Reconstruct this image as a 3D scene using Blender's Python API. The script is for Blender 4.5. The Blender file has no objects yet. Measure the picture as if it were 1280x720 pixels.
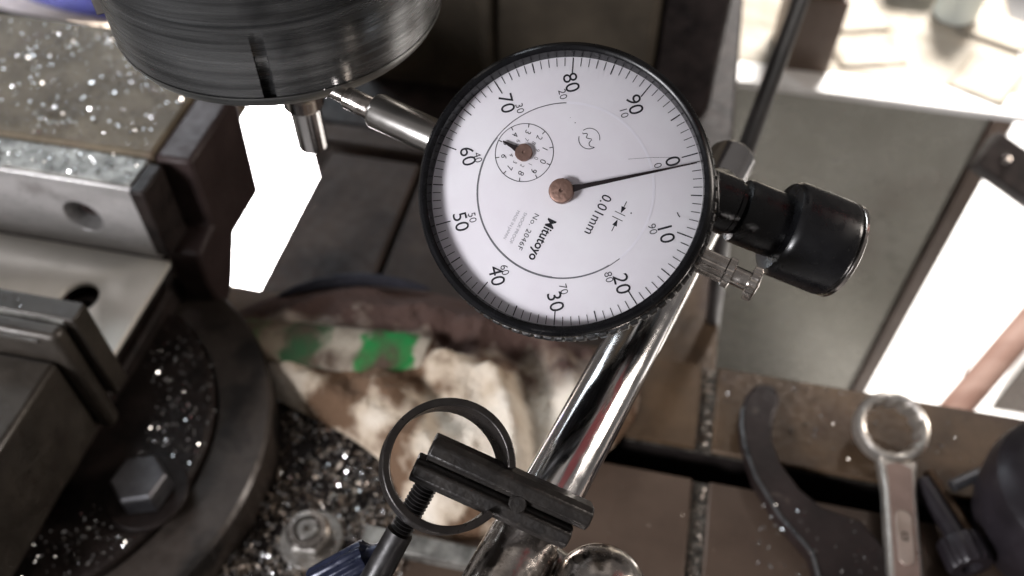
import bpy, bmesh, math, random
from mathutils import Vector, Matrix, noise
random.seed(7)
R_ = math.radians
sc = bpy.context.scene
COL = sc.collection
MM = 0.001

# ------------------------------------------------------------------ camera
FPX = 1108.0
CAM = Vector((0, 0, 331.0))
TILT = R_(50)
Fv = Vector((0, math.cos(TILT), -math.sin(TILT)))
Uv = Vector((0, math.sin(TILT), math.cos(TILT)))
Rv = Vector((1, 0, 0))
cd = bpy.data.cameras.new('camera'); cam = bpy.data.objects.new('camera', cd); COL.objects.link(cam)
cam.matrix_world = Matrix.Translation(CAM * MM) @ Matrix((Rv, Uv, -Fv)).transposed().to_4x4()
cd.sensor_width = 36; cd.lens = 36 * FPX / 1280
cd.clip_start = 0.01; cd.clip_end = 50
cd.dof.use_dof = True; cd.dof.focus_distance = 0.174; cd.dof.aperture_fstop = 15.0
sc.camera = cam

# ------------------------------------------------------------------ light
w = bpy.data.worlds.new('World'); sc.world = w; w.use_nodes = True
nt = w.node_tree; bg = nt.nodes['Background']
tc = nt.nodes.new('ShaderNodeTexCoord'); sx = nt.nodes.new('ShaderNodeSeparateXYZ')
mr = nt.nodes.new('ShaderNodeMapRange'); cr = nt.nodes.new('ShaderNodeValToRGB')
nt.links.new(tc.outputs['Generated'], sx.inputs[0]); nt.links.new(sx.outputs[2], mr.inputs[0])
mr.inputs[1].default_value = -1; nt.links.new(mr.outputs[0], cr.inputs[0])
cr.color_ramp.elements[0].color = (0.075, 0.060, 0.050, 1); cr.color_ramp.elements[1].color = (0.44, 0.41, 0.40, 1)
nt.links.new(cr.outputs[0], bg.inputs[0]); bg.inputs[1].default_value = 0.38

def camv(r, u, f): return CAM + Rv * r + Uv * u + Fv * f
def aim(o, p, q):
    d = (q - p).normalized()
    o.matrix_world = Matrix.Translation(p * MM) @ d.to_track_quat('-Z', 'Y').to_matrix().to_4x4()
def area(name, p, q, sx_, sy_, W, col):
    l = bpy.data.lights.new(name, 'AREA'); l.shape = 'RECTANGLE'; l.size = sx_ * MM; l.size_y = sy_ * MM
    l.energy = W; l.color = col
    o = bpy.data.objects.new(name, l); COL.objects.link(o); aim(o, p, q); return o
def spot(name, p, q, ang, W, col, blend=0.25, r=0.05):
    l = bpy.data.lights.new(name, 'SPOT'); l.spot_size = R_(ang); l.spot_blend = blend; l.energy = W; l.color = col; l.shadow_soft_size = r
    o = bpy.data.objects.new(name, l); COL.objects.link(o); aim(o, p, q); return o
T0 = Vector((0, 150, 60))
area('window_light_left', camv(-640, -230, -330), T0, 250, 230, 11.5, (0.97, 0.96, 1.0))
area('doorway_light_back', Vector((-720, 1480, 860)), T0, 620, 700, 14.0, (0.84, 0.92, 1.0))
area('window_light_right', Vector((1150, 330, 420)), T0, 200, 520, 7.0, (1.0, 0.90, 0.82))
area('rod_fill_light', Vector((60, 900, 1120)), T0, 1000, 800, 0.6, (1.0, 0.90, 0.82))  # added fill, no real lamp; lightens the dark band mirrored in the rod
spot('sun_patch_bench', Vector((950, 1900, 1500)), Vector((620, 900, -700)), 44, 1100, (1.0, 0.96, 0.92), .3, .3)
spot('sun_patch_floor', Vector((150, 2500, 1300)), Vector((-430, 1130, -800)), 30, 11000, (1.0, 0.96, 0.98))
sc.view_settings.view_transform = 'Standard'; sc.view_settings.look = 'None'
sc.view_settings.exposure = 0; sc.view_settings.gamma = 1
sc.cycles.max_bounces = 8; sc.cycles.sample_clamp_indirect = 6

# ------------------------------------------------------------------ pixel -> place (the tape measure of this build)
def ray(x, y): return Fv + Rv * ((x - 640) / FPX) + Uv * ((360 - y) / FPX)
def PD(x, y, d): return CAM + ray(x, y) * d
def PZ(x, y, z):
    d = ray(x, y); return CAM + d * ((z - CAM.z) / d.z)
YAW = R_(-12)
E1 = Vector((math.cos(YAW), math.sin(YAW), 0)); E2 = Vector((-math.sin(YAW), math.cos(YAW), 0))
def AB(x, y, z):
    p = PZ(x, y, z); return (p.dot(E1), p.dot(E2))
def W3(a, b, z): return E1 * a + E2 * b + Vector((0, 0, z))

# ------------------------------------------------------------------ materials
def new_mat(name):
    m = bpy.data.materials.new(name); m.use_nodes = True
    return m, m.node_tree, m.node_tree.nodes['Principled BSDF']
def mat(name, c1, c2=None, scale=200, rough=(0.4, 0.6), metal=0.0, bump=0.0, bscale=None, stretch=(1, 1, 1),
        detail=6, spots=None, coat=0.0, contrast=(0.35, 0.65), aniso=None):
    m, t, b = new_mat(name); N = t.nodes; L = t.links
    c2 = c2 or c1
    tcn = N.new('ShaderNodeTexCoord'); mp = N.new('ShaderNodeMapping'); mp.inputs['Scale'].default_value = stretch
    L.new(tcn.outputs['Object'], mp.inputs[0])
    n1 = N.new('ShaderNodeTexNoise'); n1.inputs['Scale'].default_value = scale; n1.inputs['Detail'].default_value = detail
    n1.inputs['Roughness'].default_value = 0.6
    L.new(mp.outputs[0], n1.inputs['Vector'])
    rp = N.new('ShaderNodeValToRGB'); rp.color_ramp.elements[0].position = contrast[0]; rp.color_ramp.elements[1].position = contrast[1]
    rp.color_ramp.elements[0].color = (*c1, 1); rp.color_ramp.elements[1].color = (*c2, 1)
    L.new(n1.outputs[0], rp.inputs[0]); colout = rp.outputs[0]
    if spots:
        sc_, col_, th_ = spots
        n3 = N.new('ShaderNodeTexNoise'); n3.inputs['Scale'].default_value = sc_; n3.inputs['Detail'].default_value = 5
        L.new(tcn.outputs['Object'], n3.inputs['Vector'])
        r3 = N.new('ShaderNodeValToRGB'); r3.color_ramp.elements[0].position = th_; r3.color_ramp.elements[1].position = min(th_ + 0.12, 1)
        L.new(n3.outputs[0], r3.inputs[0])
        mx = N.new('ShaderNodeMix'); mx.data_type = 'RGBA'; L.new(r3.outputs[0], mx.inputs[0]); L.new(colout, mx.inputs[6])
        mx.inputs[7].default_value = (*col_, 1); colout = mx.outputs[2]
    L.new(colout, b.inputs['Base Color'])
    b.inputs['Metallic'].default_value = metal
    n2 = N.new('ShaderNodeTexNoise'); n2.inputs['Scale'].default_value = (bscale or scale) ; n2.inputs['Detail'].default_value = 4
    L.new(mp.outputs[0], n2.inputs['Vector'])
    mr_ = N.new('ShaderNodeMapRange'); mr_.inputs[1].default_value = 0.3; mr_.inputs[2].default_value = 0.7
    mr_.inputs[3].default_value = rough[0]; mr_.inputs[4].default_value = rough[1]
    L.new(n2.outputs[0], mr_.inputs[0]); L.new(mr_.outputs[0], b.inputs['Roughness'])
    if bump:
        bp = N.new('ShaderNodeBump'); bp.inputs['Strength'].default_value = bump; bp.inputs['Distance'].default_value = 0.0006
        L.new(n2.outputs[0], bp.inputs['Height']); L.new(bp.outputs[0], b.inputs['Normal'])
    if coat: b.inputs['Coat Weight'].default_value = coat; b.inputs['Coat Roughness'].default_value = 0.08
    return m

M = {}
M['black_paint'] = mat('black_enamel', (0.004, 0.004, 0.0045), (0.007, 0.007, 0.008), 300, (0.2, 0.3), 0, 0.02, 500)
M['black_plastic'] = mat('black_knob_plastic', (0.004, 0.004, 0.005), (0.008, 0.008, 0.009), 200, (0.2, 0.38), 0, 0.015, 300, spots=(650, (0.045, 0.043, 0.04), 0.69))
M['black_knurl'] = mat('worn_black_knurl', (0.010, 0.010, 0.011), (0.035, 0.034, 0.033), 500, (0.3, 0.5), 0, 0.35, 1400, spots=(700, (0.16, 0.155, 0.15), 0.66))
M['dial_white'] = mat('dial_white', (0.79, 0.755, 0.785), (0.83, 0.815, 0.83), 55, (0.5, 0.6), 0)
M['print'] = mat('black_print', (0.012, 0.012, 0.016), (0.03, 0.03, 0.035), 900, (0.5, 0.6))
M['print_grey'] = mat('grey_print', (0.30, 0.30, 0.32), (0.4, 0.4, 0.42), 900, (0.5, 0.6))
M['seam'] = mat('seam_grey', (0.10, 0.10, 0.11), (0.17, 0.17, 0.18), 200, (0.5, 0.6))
M['groove_highlight'] = mat('groove_highlight', (0.84, 0.82, 0.86), None, 25, (0.4, 0.5))
M['needle'] = mat('needle_black', (0.014, 0.009, 0.010), (0.022, 0.015, 0.016), 300, (0.7, 0.8))
M['copper'] = mat('copper_hub', (0.20, 0.125, 0.10), (0.28, 0.175, 0.14), 700, (0.38, 0.55), 0.75, 0.15, 1500)
M['chrome'] = mat('chrome', (0.70, 0.69, 0.69), (0.78, 0.77, 0.76), 80, (0.09, 0.17), 1.0, 0.02, 300)
M['steel'] = mat('satin_steel', (0.56, 0.54, 0.51), (0.62, 0.60, 0.57), 60, (0.2, 0.27), 1.0, 0.015, 200)
M['wornchrome'] = mat('worn_chrome', (0.40, 0.36, 0.33), (0.66, 0.62, 0.58), 260, (0.12, 0.3), 1.0, 0.08, 700)
M['clamp'] = mat('black_oxide', (0.016, 0.014, 0.013), (0.032, 0.028, 0.025), 260, (0.34, 0.5), 0.25, 0.3, 900, spots=(420, (0.09, 0.08, 0.07), 0.70))
M['spring'] = mat('spring_strip_black', (0.022, 0.019, 0.018), (0.04, 0.035, 0.032), 200, (0.25, 0.4), 0.5, 0.15, 700)
M['thread'] = mat('thread_black', (0.01, 0.009, 0.009), (0.02, 0.018, 0.018), 300, (0.3, 0.5), 0.3, 0.2)
M['blueblack'] = mat('blue_black_knob', (0.010, 0.013, 0.030), (0.02, 0.024, 0.05), 200, (0.25, 0.4), 0.3, 0.15, 700)
M['chuck'] = mat('scored_steel', (0.04, 0.041, 0.042), (0.30, 0.305, 0.305), 14, (0.2, 0.34), 0.85, 0.03, 60, stretch=(0.9, 0.9, 30), detail=8, contrast=(0.30, 0.80), spots=(30, (0.02, 0.02, 0.021), 0.60))
M['chuck_rim'] = mat('chuck_rim_steel', (0.16, 0.165, 0.16), (0.34, 0.34, 0.33), 12, (0.25, 0.4), 0.85, 0.1, 60, stretch=(1, 1, 40))
M['dark'] = mat('dark_recess', (0.008, 0.007, 0.007), (0.016, 0.013, 0.012), 120, (0.6, 0.8))
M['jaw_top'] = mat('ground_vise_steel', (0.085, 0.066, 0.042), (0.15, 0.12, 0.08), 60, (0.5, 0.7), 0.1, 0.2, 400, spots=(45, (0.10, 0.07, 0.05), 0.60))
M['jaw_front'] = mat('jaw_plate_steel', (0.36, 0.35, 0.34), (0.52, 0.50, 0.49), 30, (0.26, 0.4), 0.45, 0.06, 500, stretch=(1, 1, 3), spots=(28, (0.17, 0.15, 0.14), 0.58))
M['ledge'] = mat('scuffed_ledge_steel', (0.08, 0.076, 0.068), (0.34, 0.33, 0.30), 110, (0.35, 0.6), 0.6, 0.6, 500)
M['bed'] = mat('polished_bed_steel', (0.66, 0.64, 0.57), (0.80, 0.77, 0.71), 22, (0.3, 0.42), 0.25, 0.05, 300, spots=(30, (0.38, 0.33, 0.31), 0.6))
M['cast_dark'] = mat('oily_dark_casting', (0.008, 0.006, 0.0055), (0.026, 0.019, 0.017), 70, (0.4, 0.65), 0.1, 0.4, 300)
M['cast_purple'] = mat('oily_brown_casting', (0.026, 0.017, 0.016), (0.042, 0.029, 0.027), 40, (0.4, 0.55), 0.1, 0.2, 300)
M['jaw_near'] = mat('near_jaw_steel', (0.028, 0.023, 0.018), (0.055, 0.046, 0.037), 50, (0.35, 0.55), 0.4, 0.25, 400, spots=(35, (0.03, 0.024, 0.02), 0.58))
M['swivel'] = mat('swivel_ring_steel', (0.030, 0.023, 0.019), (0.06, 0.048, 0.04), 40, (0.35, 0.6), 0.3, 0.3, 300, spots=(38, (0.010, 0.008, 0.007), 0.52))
M['table'] = mat('oily_brown_table', (0.050, 0.030, 0.016), (0.105, 0.064, 0.034), 26, (0.35, 0.6), 0.25, 0.25, 350, spots=(18, (0.038, 0.019, 0.012), 0.55))
M['table_face'] = mat('ground_brown_tile', (0.080, 0.053, 0.038), (0.112, 0.076, 0.055), 30, (0.36, 0.5), 0.35, 0.12, 400, spots=(22, (0.075, 0.050, 0.04), 0.60))
M['slot'] = mat('slot_black', (0.006, 0.0045, 0.004), (0.014, 0.010, 0.009), 100, (0.6, 0.8))
M['groove'] = mat('gritty_groove', (0.03, 0.026, 0.022), (0.14, 0.125, 0.105), 400, (0.35, 0.6), 0.4, 0.8, 700)
M['chip'] = mat('bright_swarf', (0.55, 0.54, 0.52), (0.85, 0.85, 0.86), 300, (0.08, 0.25), 1.0)
M['rust_chip'] = mat('dull_swarf', (0.16, 0.12, 0.09), (0.42, 0.36, 0.30), 300, (0.25, 0.5), 0.8)
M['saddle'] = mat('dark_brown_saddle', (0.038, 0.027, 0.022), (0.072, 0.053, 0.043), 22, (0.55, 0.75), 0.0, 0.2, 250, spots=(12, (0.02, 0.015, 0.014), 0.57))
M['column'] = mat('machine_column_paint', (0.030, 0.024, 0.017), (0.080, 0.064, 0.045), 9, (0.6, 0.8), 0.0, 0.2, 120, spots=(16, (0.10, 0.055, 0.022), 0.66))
M['bench_steel'] = mat('bench_front_sheet', (0.150, 0.145, 0.120), (0.215, 0.21, 0.185), 5, (0.24, 0.34), 0.45, 0.05, 60, spots=(4, (0.11, 0.09, 0.075), 0.56))
M['bench_top'] = mat('dusty_bench_top', (0.17, 0.14, 0.10), (0.34, 0.305, 0.25), 14, (0.6, 0.8), 0, 0.3, 60, spots=(22, (0.40, 0.31, 0.22), 0.60))
M['white_edge'] = mat('white_painted_lip', (0.66, 0.65, 0.63), (0.78, 0.77, 0.75), 12, (0.5, 0.7))
M['concrete'] = mat('sunlit_concrete', (0.62, 0.60, 0.58), (0.78, 0.76, 0.75), 6, (0.7, 0.85), 0, 0.2, 80)
M['brownblock'] = mat('brown_painted_block', (0.10, 0.068, 0.048), (0.15, 0.105, 0.08), 20, (0.4, 0.6), 0, 0.1, 200)
M['pole'] = mat('pole_black', (0.010, 0.009, 0.009), (0.02, 0.017, 0.016), 60, (0.35, 0.5), 0, 0.1)
M['pinkwood'] = mat('pinkish_timber', (0.30, 0.17, 0.13), (0.42, 0.27, 0.22), 20, (0.5, 0.7), 0, 0.2, 120, stretch=(1, 6, 1))
M['pale_green'] = mat('pale_green_plastic', (0.50, 0.54, 0.50), (0.58, 0.62, 0.58), 20, (0.3, 0.5))
M['olive'] = mat('olive_drab', (0.12, 0.13, 0.09), (0.22, 0.22, 0.16), 15, (0.5, 0.7))
M['blue_cloth'] = mat('blue_sacking', (0.016, 0.024, 0.16), (0.03, 0.04, 0.26), 60, (0.6, 0.8), 0, 0.4, 300)
M['white_cloth'] = mat('white_sacking', (0.55, 0.53, 0.58), (0.72, 0.70, 0.74), 40, (0.6, 0.8), 0, 0.4, 300)
M['navy_cloth'] = mat('navy_rag', (0.006, 0.006, 0.011), (0.010, 0.010, 0.019), 80, (0.7, 0.9), 0, 0.6, 300)
M['wrench'] = mat('wrench_chrome', (0.50, 0.46, 0.41), (0.66, 0.62, 0.57), 90, (0.26, 0.42), 0.8, 0.08, 500)
M['wrench_panel'] = mat('wrench_panel_brown', (0.26, 0.18, 0.15), (0.34, 0.245, 0.205), 80, (0.35, 0.5), 0.3, 0.2, 500)
M['wrench_badge'] = mat('wrench_badge_metal', (0.52, 0.43, 0.36), (0.62, 0.52, 0.45), 120, (0.3, 0.45), 0.7)
M['lever'] = mat('oily_dark_lever', (0.011, 0.007, 0.0065), (0.028, 0.018, 0.017), 45, (0.35, 0.55), 0.3, 0.35, 350, spots=(60, (0.15, 0.12, 0.10), 0.68))
M['lever_edge'] = mat('worn_lever_edge', (0.10, 0.105, 0.11), (0.22, 0.225, 0.23), 100, (0.25, 0.4), 0.8, 0.2)
M['handwheel'] = mat('dark_handwheel', (0.016, 0.013, 0.016), (0.03, 0.025, 0.03), 60, (0.3, 0.45), 0.1, 0.2, 250)
M['gunmetal'] = mat('gunmetal_pin', (0.11, 0.11, 0.12), (0.19, 0.19, 0.20), 120, (0.3, 0.45), 0.8, 0.1)
M['brownrod'] = mat('brown_rusty_rod', (0.10, 0.06, 0.035), (0.16, 0.10, 0.06), 160, (0.4, 0.6), 0.5, 0.4)
M['nutsteel'] = mat('oily_nut_steel', (0.26, 0.24, 0.22), (0.44, 0.42, 0.39), 120, (0.25, 0.45), 0.9, 0.2, 500)
M['red_paint'] = mat('red_reflector_paint', (0.15, 0.022, 0.024), (0.19, 0.03, 0.03), 10, (0.4, 0.5))

M['jaw_top'].node_tree.nodes['Principled BSDF'].inputs['Specular IOR Level'].default_value = 0.25
M['cast_purple'].node_tree.nodes['Principled BSDF'].inputs['Specular IOR Level'].default_value = 0.2
for k_ in ('needle', 'print', 'black_paint', 'saddle', 'column', 'cast_dark', 'slot'): M[k_].node_tree.nodes['Principled BSDF'].inputs['Specular IOR Level'].default_value = 0.2
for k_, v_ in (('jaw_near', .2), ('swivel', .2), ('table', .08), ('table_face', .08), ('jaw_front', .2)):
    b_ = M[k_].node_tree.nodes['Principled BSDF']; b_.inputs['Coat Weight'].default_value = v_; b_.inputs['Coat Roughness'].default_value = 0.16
def make_rag_mat():
    m, t, b = new_mat('soiled_towelling'); N = t.nodes; L = t.links
    tcn = N.new('ShaderNodeTexCoord')
    def nz(s, d=6):
        n = N.new('ShaderNodeTexNoise'); n.inputs['Scale'].default_value = s; n.inputs['Detail'].default_value = d
        L.new(tcn.outputs['Object'], n.inputs['Vector']); return n
    r = N.new('ShaderNodeValToRGB'); e = r.color_ramp.elements
    e[0].position = 0.43; e[0].color = (0.13, 0.075, 0.042, 1); e[1].position = 0.63; e[1].color = (0.70, 0.63, 0.53, 1)
    x = e.new(0.50); x.color = (0.50, 0.41, 0.31, 1)
    n = nz(30, 9); L.new(n.outputs[0], r.inputs[0])
    # the far end of the rag blends to dark brown
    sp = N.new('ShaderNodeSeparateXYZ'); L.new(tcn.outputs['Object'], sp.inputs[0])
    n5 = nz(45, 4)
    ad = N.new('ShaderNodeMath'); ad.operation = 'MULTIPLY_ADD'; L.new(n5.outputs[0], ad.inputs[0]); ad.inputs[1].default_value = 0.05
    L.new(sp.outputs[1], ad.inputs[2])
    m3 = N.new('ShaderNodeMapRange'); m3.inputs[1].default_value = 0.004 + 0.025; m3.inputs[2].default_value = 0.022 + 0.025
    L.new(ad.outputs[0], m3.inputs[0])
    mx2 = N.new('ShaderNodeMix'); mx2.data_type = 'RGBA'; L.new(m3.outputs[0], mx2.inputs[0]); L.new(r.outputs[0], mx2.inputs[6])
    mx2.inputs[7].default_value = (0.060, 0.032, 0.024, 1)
    L.new(mx2.outputs[2], b.inputs['Base Color']); b.inputs['Roughness'].default_value = 0.95
    n2 = nz(420, 3); n6 = nz(75, 5); cb = N.new('ShaderNodeMath'); cb.operation = 'MULTIPLY_ADD'; cb.inputs[1].default_value = 3.0
    L.new(n6.outputs[0], cb.inputs[0]); L.new(n2.outputs[0], cb.inputs[2])
    bp = N.new('ShaderNodeBump'); bp.inputs['Strength'].default_value = 1.0; bp.inputs['Distance'].default_value = 0.0016
    L.new(cb.outputs[0], bp.inputs['Height']); L.new(bp.outputs[0], b.inputs['Normal'])
    return m
M['rag'] = make_rag_mat()
def make_stripe_mat():
    m, t, b = new_mat('green_striped_hem'); N = t.nodes; L = t.links
    tcn = N.new('ShaderNodeTexCoord'); sp = N.new('ShaderNodeSeparateXYZ'); L.new(tcn.outputs['Object'], sp.inputs[0])
    n = N.new('ShaderNodeTexNoise'); n.inputs['Scale'].default_value = 90; L.new(tcn.outputs['Object'], n.inputs['Vector'])
    ad = N.new('ShaderNodeMath'); ad.operation = 'MULTIPLY_ADD'; L.new(n.outputs[0], ad.inputs[0]); ad.inputs[1].default_value = 0.020; L.new(sp.outputs[0], ad.inputs[2])
    mr_ = N.new('ShaderNodeMapRange'); mr_.inputs[1].default_value = -0.038; mr_.inputs[2].default_value = 0.052; L.new(ad.outputs[0], mr_.inputs[0])
    r = N.new('ShaderNodeValToRGB'); e = r.color_ramp.elements; L.new(mr_.outputs[0], r.inputs[0])
    dirty = (0.20, 0.16, 0.11, 1); white = (0.38, 0.33, 0.26, 1); green = (0.008, 0.20, 0.04, 1); dull = (0.07, 0.13, 0.05, 1)
    e[0].position = 0.0; e[0].color = dull; e[1].position = 1.0; e[1].color = white
    for p_, c_ in ((0.14, dull), (0.19, dirty), (0.28, dirty), (0.32, (0.022, 0.075, 0.028, 1)), (0.46, (0.025, 0.085, 0.03, 1)), (0.52, white), (0.66, white), (0.70, green), (0.93, green), (0.965, white)):
        x = e.new(p_); x.color = c_
    n4 = N.new('ShaderNodeTexNoise'); n4.inputs['Scale'].default_value = 60; n4.inputs['Detail'].default_value = 6; L.new(tcn.outputs['Object'], n4.inputs['Vector'])
    r4 = N.new('ShaderNodeValToRGB'); r4.color_ramp.elements[0].position = 0.42; r4.color_ramp.elements[1].position = 0.66; L.new(n4.outputs[0], r4.inputs[0])
    mx = N.new('ShaderNodeMix'); mx.data_type = 'RGBA'; L.new(r4.outputs[0], mx.inputs[0]); L.new(r.outputs[0], mx.inputs[6]); mx.inputs[7].default_value = (0.07, 0.045, 0.03, 1)
    L.new(mx.outputs[2], b.inputs['Base Color']); b.inputs['Roughness'].default_value = 0.95
    n2 = N.new('ShaderNodeTexNoise'); n2.inputs['Scale'].default_value = 700; L.new(tcn.outputs['Object'], n2.inputs['Vector'])
    bp = N.new('ShaderNodeBump'); bp.inputs['Strength'].default_value = 0.8; bp.inputs['Distance'].default_value = 0.0012
    L.new(n2.outputs[0], bp.inputs['Height']); L.new(bp.outputs[0], b.inputs['Normal'])
    return m
M['hem'] = make_stripe_mat()
def make_glass():
    m = bpy.data.materials.new('crystal'); m.use_nodes = True; t = m.node_tree; N = t.nodes; L = t.links
    for n in list(N): N.remove(n)
    out = N.new('ShaderNodeOutputMaterial'); tr = N.new('ShaderNodeBsdfTransparent'); gl = N.new('ShaderNodeBsdfGlossy'); mx = N.new('ShaderNodeMixShader')
    tr.inputs[0].default_value = (0.97, 0.97, 0.98, 1); gl.inputs['Roughness'].default_value = 0.06
    fr = N.new('ShaderNodeFresnel'); fr.inputs[0].default_value = 1.32
    L.new(fr.outputs[0], mx.inputs[0]); L.new(tr.outputs[0], mx.inputs[1]); L.new(gl.outputs[0], mx.inputs[2]); L.new(mx.outputs[0], out.inputs[0])
    return m
M['crystal'] = make_glass()

# ------------------------------------------------------------------ mesh helpers (all in millimetres)
def axes(p0, p1):
    z = (p1 - p0).normalized(); h = Vector((0, 0, 1)) if abs(z.z) < 0.9 else Vector((1, 0, 0))
    x = h.cross(z).normalized(); return x, z.cross(x), z
def frame(p0, p1):
    x, y, z = axes(p0, p1); return Matrix.Translation(p0) @ Matrix((x, y, z)).transposed().to_4x4()
def add_lathe(bm, prof, Mx=Matrix(), seg=48, cap=True, rfun=None):
    rings = []
    for j, (r, z) in enumerate(prof):
        ring = []
        for i in range(seg):
            a = 2 * math.pi * i / seg
            rr = r if rfun is None else rfun(r, z, a, j)
            ring.append(bm.verts.new(Mx @ Vector((rr * math.cos(a), rr * math.sin(a), z))))
        rings.append(ring)
    for k in range(len(rings) - 1):
        A, B = rings[k], rings[k + 1]
        for i in range(seg):
            j = (i + 1) % seg; bm.faces.new((A[i], A[j], B[j], B[i]))
    if cap:
        if prof[0][0] > 0: bm.faces.new(rings[0][::-1])
        if prof[-1][0] > 0: bm.faces.new(rings[-1])
def add_cyl(bm, p0, p1, r0, r1=None, seg=32):
    L_ = (p1 - p0).length; add_lathe(bm, [(r0, 0), (r1 if r1 is not None else r0, L_)], frame(p0, p1), seg)
def add_box(bm, lo, hi, Mx=Matrix()):
    v = [bm.verts.new(Mx @ Vector((x, y, z))) for x in (lo[0], hi[0]) for y in (lo[1], hi[1]) for z in (lo[2], hi[2])]
    for f in ((0, 1, 3, 2), (4, 6, 7, 5), (0, 4, 5, 1), (2, 3, 7, 6), (0, 2, 6, 4), (1, 5, 7, 3)): bm.faces.new([v[i] for i in f])
def add_prism(bm, poly, z0, z1, Mx=Matrix()):
    a = [bm.verts.new(Mx @ Vector((x, y, z0))) for x, y in poly]; b = [bm.verts.new(Mx @ Vector((x, y, z1))) for x, y in poly]
    n = len(poly)
    for i in range(n):
        j = (i + 1) % n; bm.faces.new((a[i], a[j], b[j], b[i]))
    bm.faces.new(a[::-1]); bm.faces.new(b)
def add_tube(bm, pts, r, seg=12, rz=None):
    n = len(pts); prev = None; rings = []
    for i, p in enumerate(pts):
        d = (pts[min(i + 1, n - 1)] - pts[max(i - 1, 0)]).normalized()
        if prev is None: x = (Vector((0, 0, 1)) if abs(d.z) < .9 else Vector((1, 0, 0))).cross(d).normalized()
        else: x = (prev - d * prev.dot(d)).normalized()
        prev = x; y = d.cross(x); rr = r[i] if isinstance(r, (list, tuple)) else r
        rings.append([bm.verts.new(p + x * rr * math.cos(2 * math.pi * k / seg) + y * rr * math.sin(2 * math.pi * k / seg)) for k in range(seg)])
    for A, B in zip(rings, rings[1:]):
        for k in range(seg): bm.faces.new((A[k], A[(k + 1) % seg], B[(k + 1) % seg], B[k]))
    bm.faces.new(rings[0][::-1]); bm.faces.new(rings[-1])
def add_band(bm, p_in, p_out, closed=True):
    """ribbon between two lists of points"""
    A = [bm.verts.new(p) for p in p_in]; B = [bm.verts.new(p) for p in p_out]; n = len(A)
    for i in range(n if closed else n - 1):
        j = (i + 1) % n; bm.faces.new((A[i], B[i], B[j], A[j]))

def obj(name, bm, m, parent=None, smooth=True, bevel=0, label=None, mx=None):
    bmesh.ops.recalc_face_normals(bm, faces=bm.faces[:])
    bmesh.ops.scale(bm, vec=(MM, MM, MM), verts=bm.verts[:])
    me = bpy.data.meshes.new(name); bm.to_mesh(me); bm.free()
    me.materials.append(M[m] if isinstance(m, str) else m)
    o = bpy.data.objects.new(name, me); COL.objects.link(o)
    if smooth:
        for p in me.polygons: p.use_smooth = True
        try: me.set_sharp_from_angle(angle=R_(35))
        except Exception: pass
    if mx is not None: o.matrix_world = mx
    if parent is not None: o.parent = parent
    if bevel:
        b = o.modifiers.new('bevel', 'BEVEL'); b.width = bevel * MM; b.segments = 2; b.limit_method = 'ANGLE'; b.angle_limit = R_(40)
    if label: o['label'] = label
    return o
def mm(Mx):   # matrix in mm -> matrix in metres
    m_ = Mx.copy(); m_.translation = m_.translation * MM; return m_
def thing(name, label, cat, Mx=Matrix(), group=None, kind=None):
    o = bpy.data.objects.new(name, None); COL.objects.link(o); o.empty_display_size = 0.01
    o.matrix_world = mm(Mx); o['label'] = label; o['category'] = cat
    if group: o['group'] = group
    if kind: o['kind'] = kind
    return o
def tag(o, label, cat, group=None, kind=None):
    o['label'] = label; o['category'] = cat
    if group: o['group'] = group
    if kind: o['kind'] = kind
    return o
def cut(o, cutters):
    for c in cutters:
        md = o.modifiers.new('cut', 'BOOLEAN'); md.operation = 'DIFFERENCE'; md.object = c; md.solver = 'EXACT'
    dg = bpy.context.evaluated_depsgraph_get(); dg.update()
    me = bpy.data.meshes.new_from_object(o.evaluated_get(dg)); me.materials.clear(); me.materials.append(o.data.materials[0])
    o.modifiers.clear(); o.data = me
    for c in cutters: bpy.data.objects.remove(c, do_unlink=True)
BM = bmesh.new
def EF(a=0, b=0, z=0):    # frame along the machine table's axes
    return Matrix.Translation(W3(a, b, z)) @ Matrix.Rotation(YAW, 4, 'Z')

# ================================================================== SETTING
bm = BM(); add_box(bm, (-6000, -2500, -20), (6000, 7000, 0))
fl = obj('floor', bm, 'concrete', mx=mm(EF(0, 0, -800))); fl['kind'] = 'structure'
# ------------------------------------------------------------------ machine table
tb = thing('machine_table', 'oily brown milling table crossed by a black T-slot under the tools', 'machine table', EF())
B0 = 245.5
bm = BM(); add_box(bm, (-520, 201.2, -2.6), (36.8, B0, 0)); obj('table_strip', bm, 'table', tb, bevel=1.0)
bm = BM(); add_box(bm, (43.4, 201.2, -2.6), (330, B0, 0)); obj('table_strip', bm, 'table', tb, bevel=1.0)
bm = BM(); add_box(bm, (-83, 96, -2.6), (36.8, 187, 0)); obj('table_strip', bm, 'table_face', tb, bevel=1.0)
bm = BM(); add_box(bm, (43.4, 96, -2.6), (330, 187, 0)); obj('table_strip', bm, 'table_face', tb, bevel=1.0)
bm = BM(); add_box(bm, (-520, 20, -4), (-84, 187, -1.5)); obj('table_strip', bm, 'cast_dark', tb, bevel=1.0)
bm = BM(); add_box(bm, (-83, 96, -4.1), (329, 186.8, -2.8)); add_box(bm, (-519, 201.4, -4.1), (329, B0 - .5, -2.8)); obj('groove_floor', bm, 'groove', tb, smooth=False)
bm = BM(); add_box(bm, (-520, 20, -70), (330, 187, -4.2)); add_box(bm, (-520, 201.2, -70), (330, B0 - 0.8, -4.2)); add_box(bm, (-520, 187.2, -70), (330, 201, -40)); obj('table_body', bm, 'slot', tb)
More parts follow.
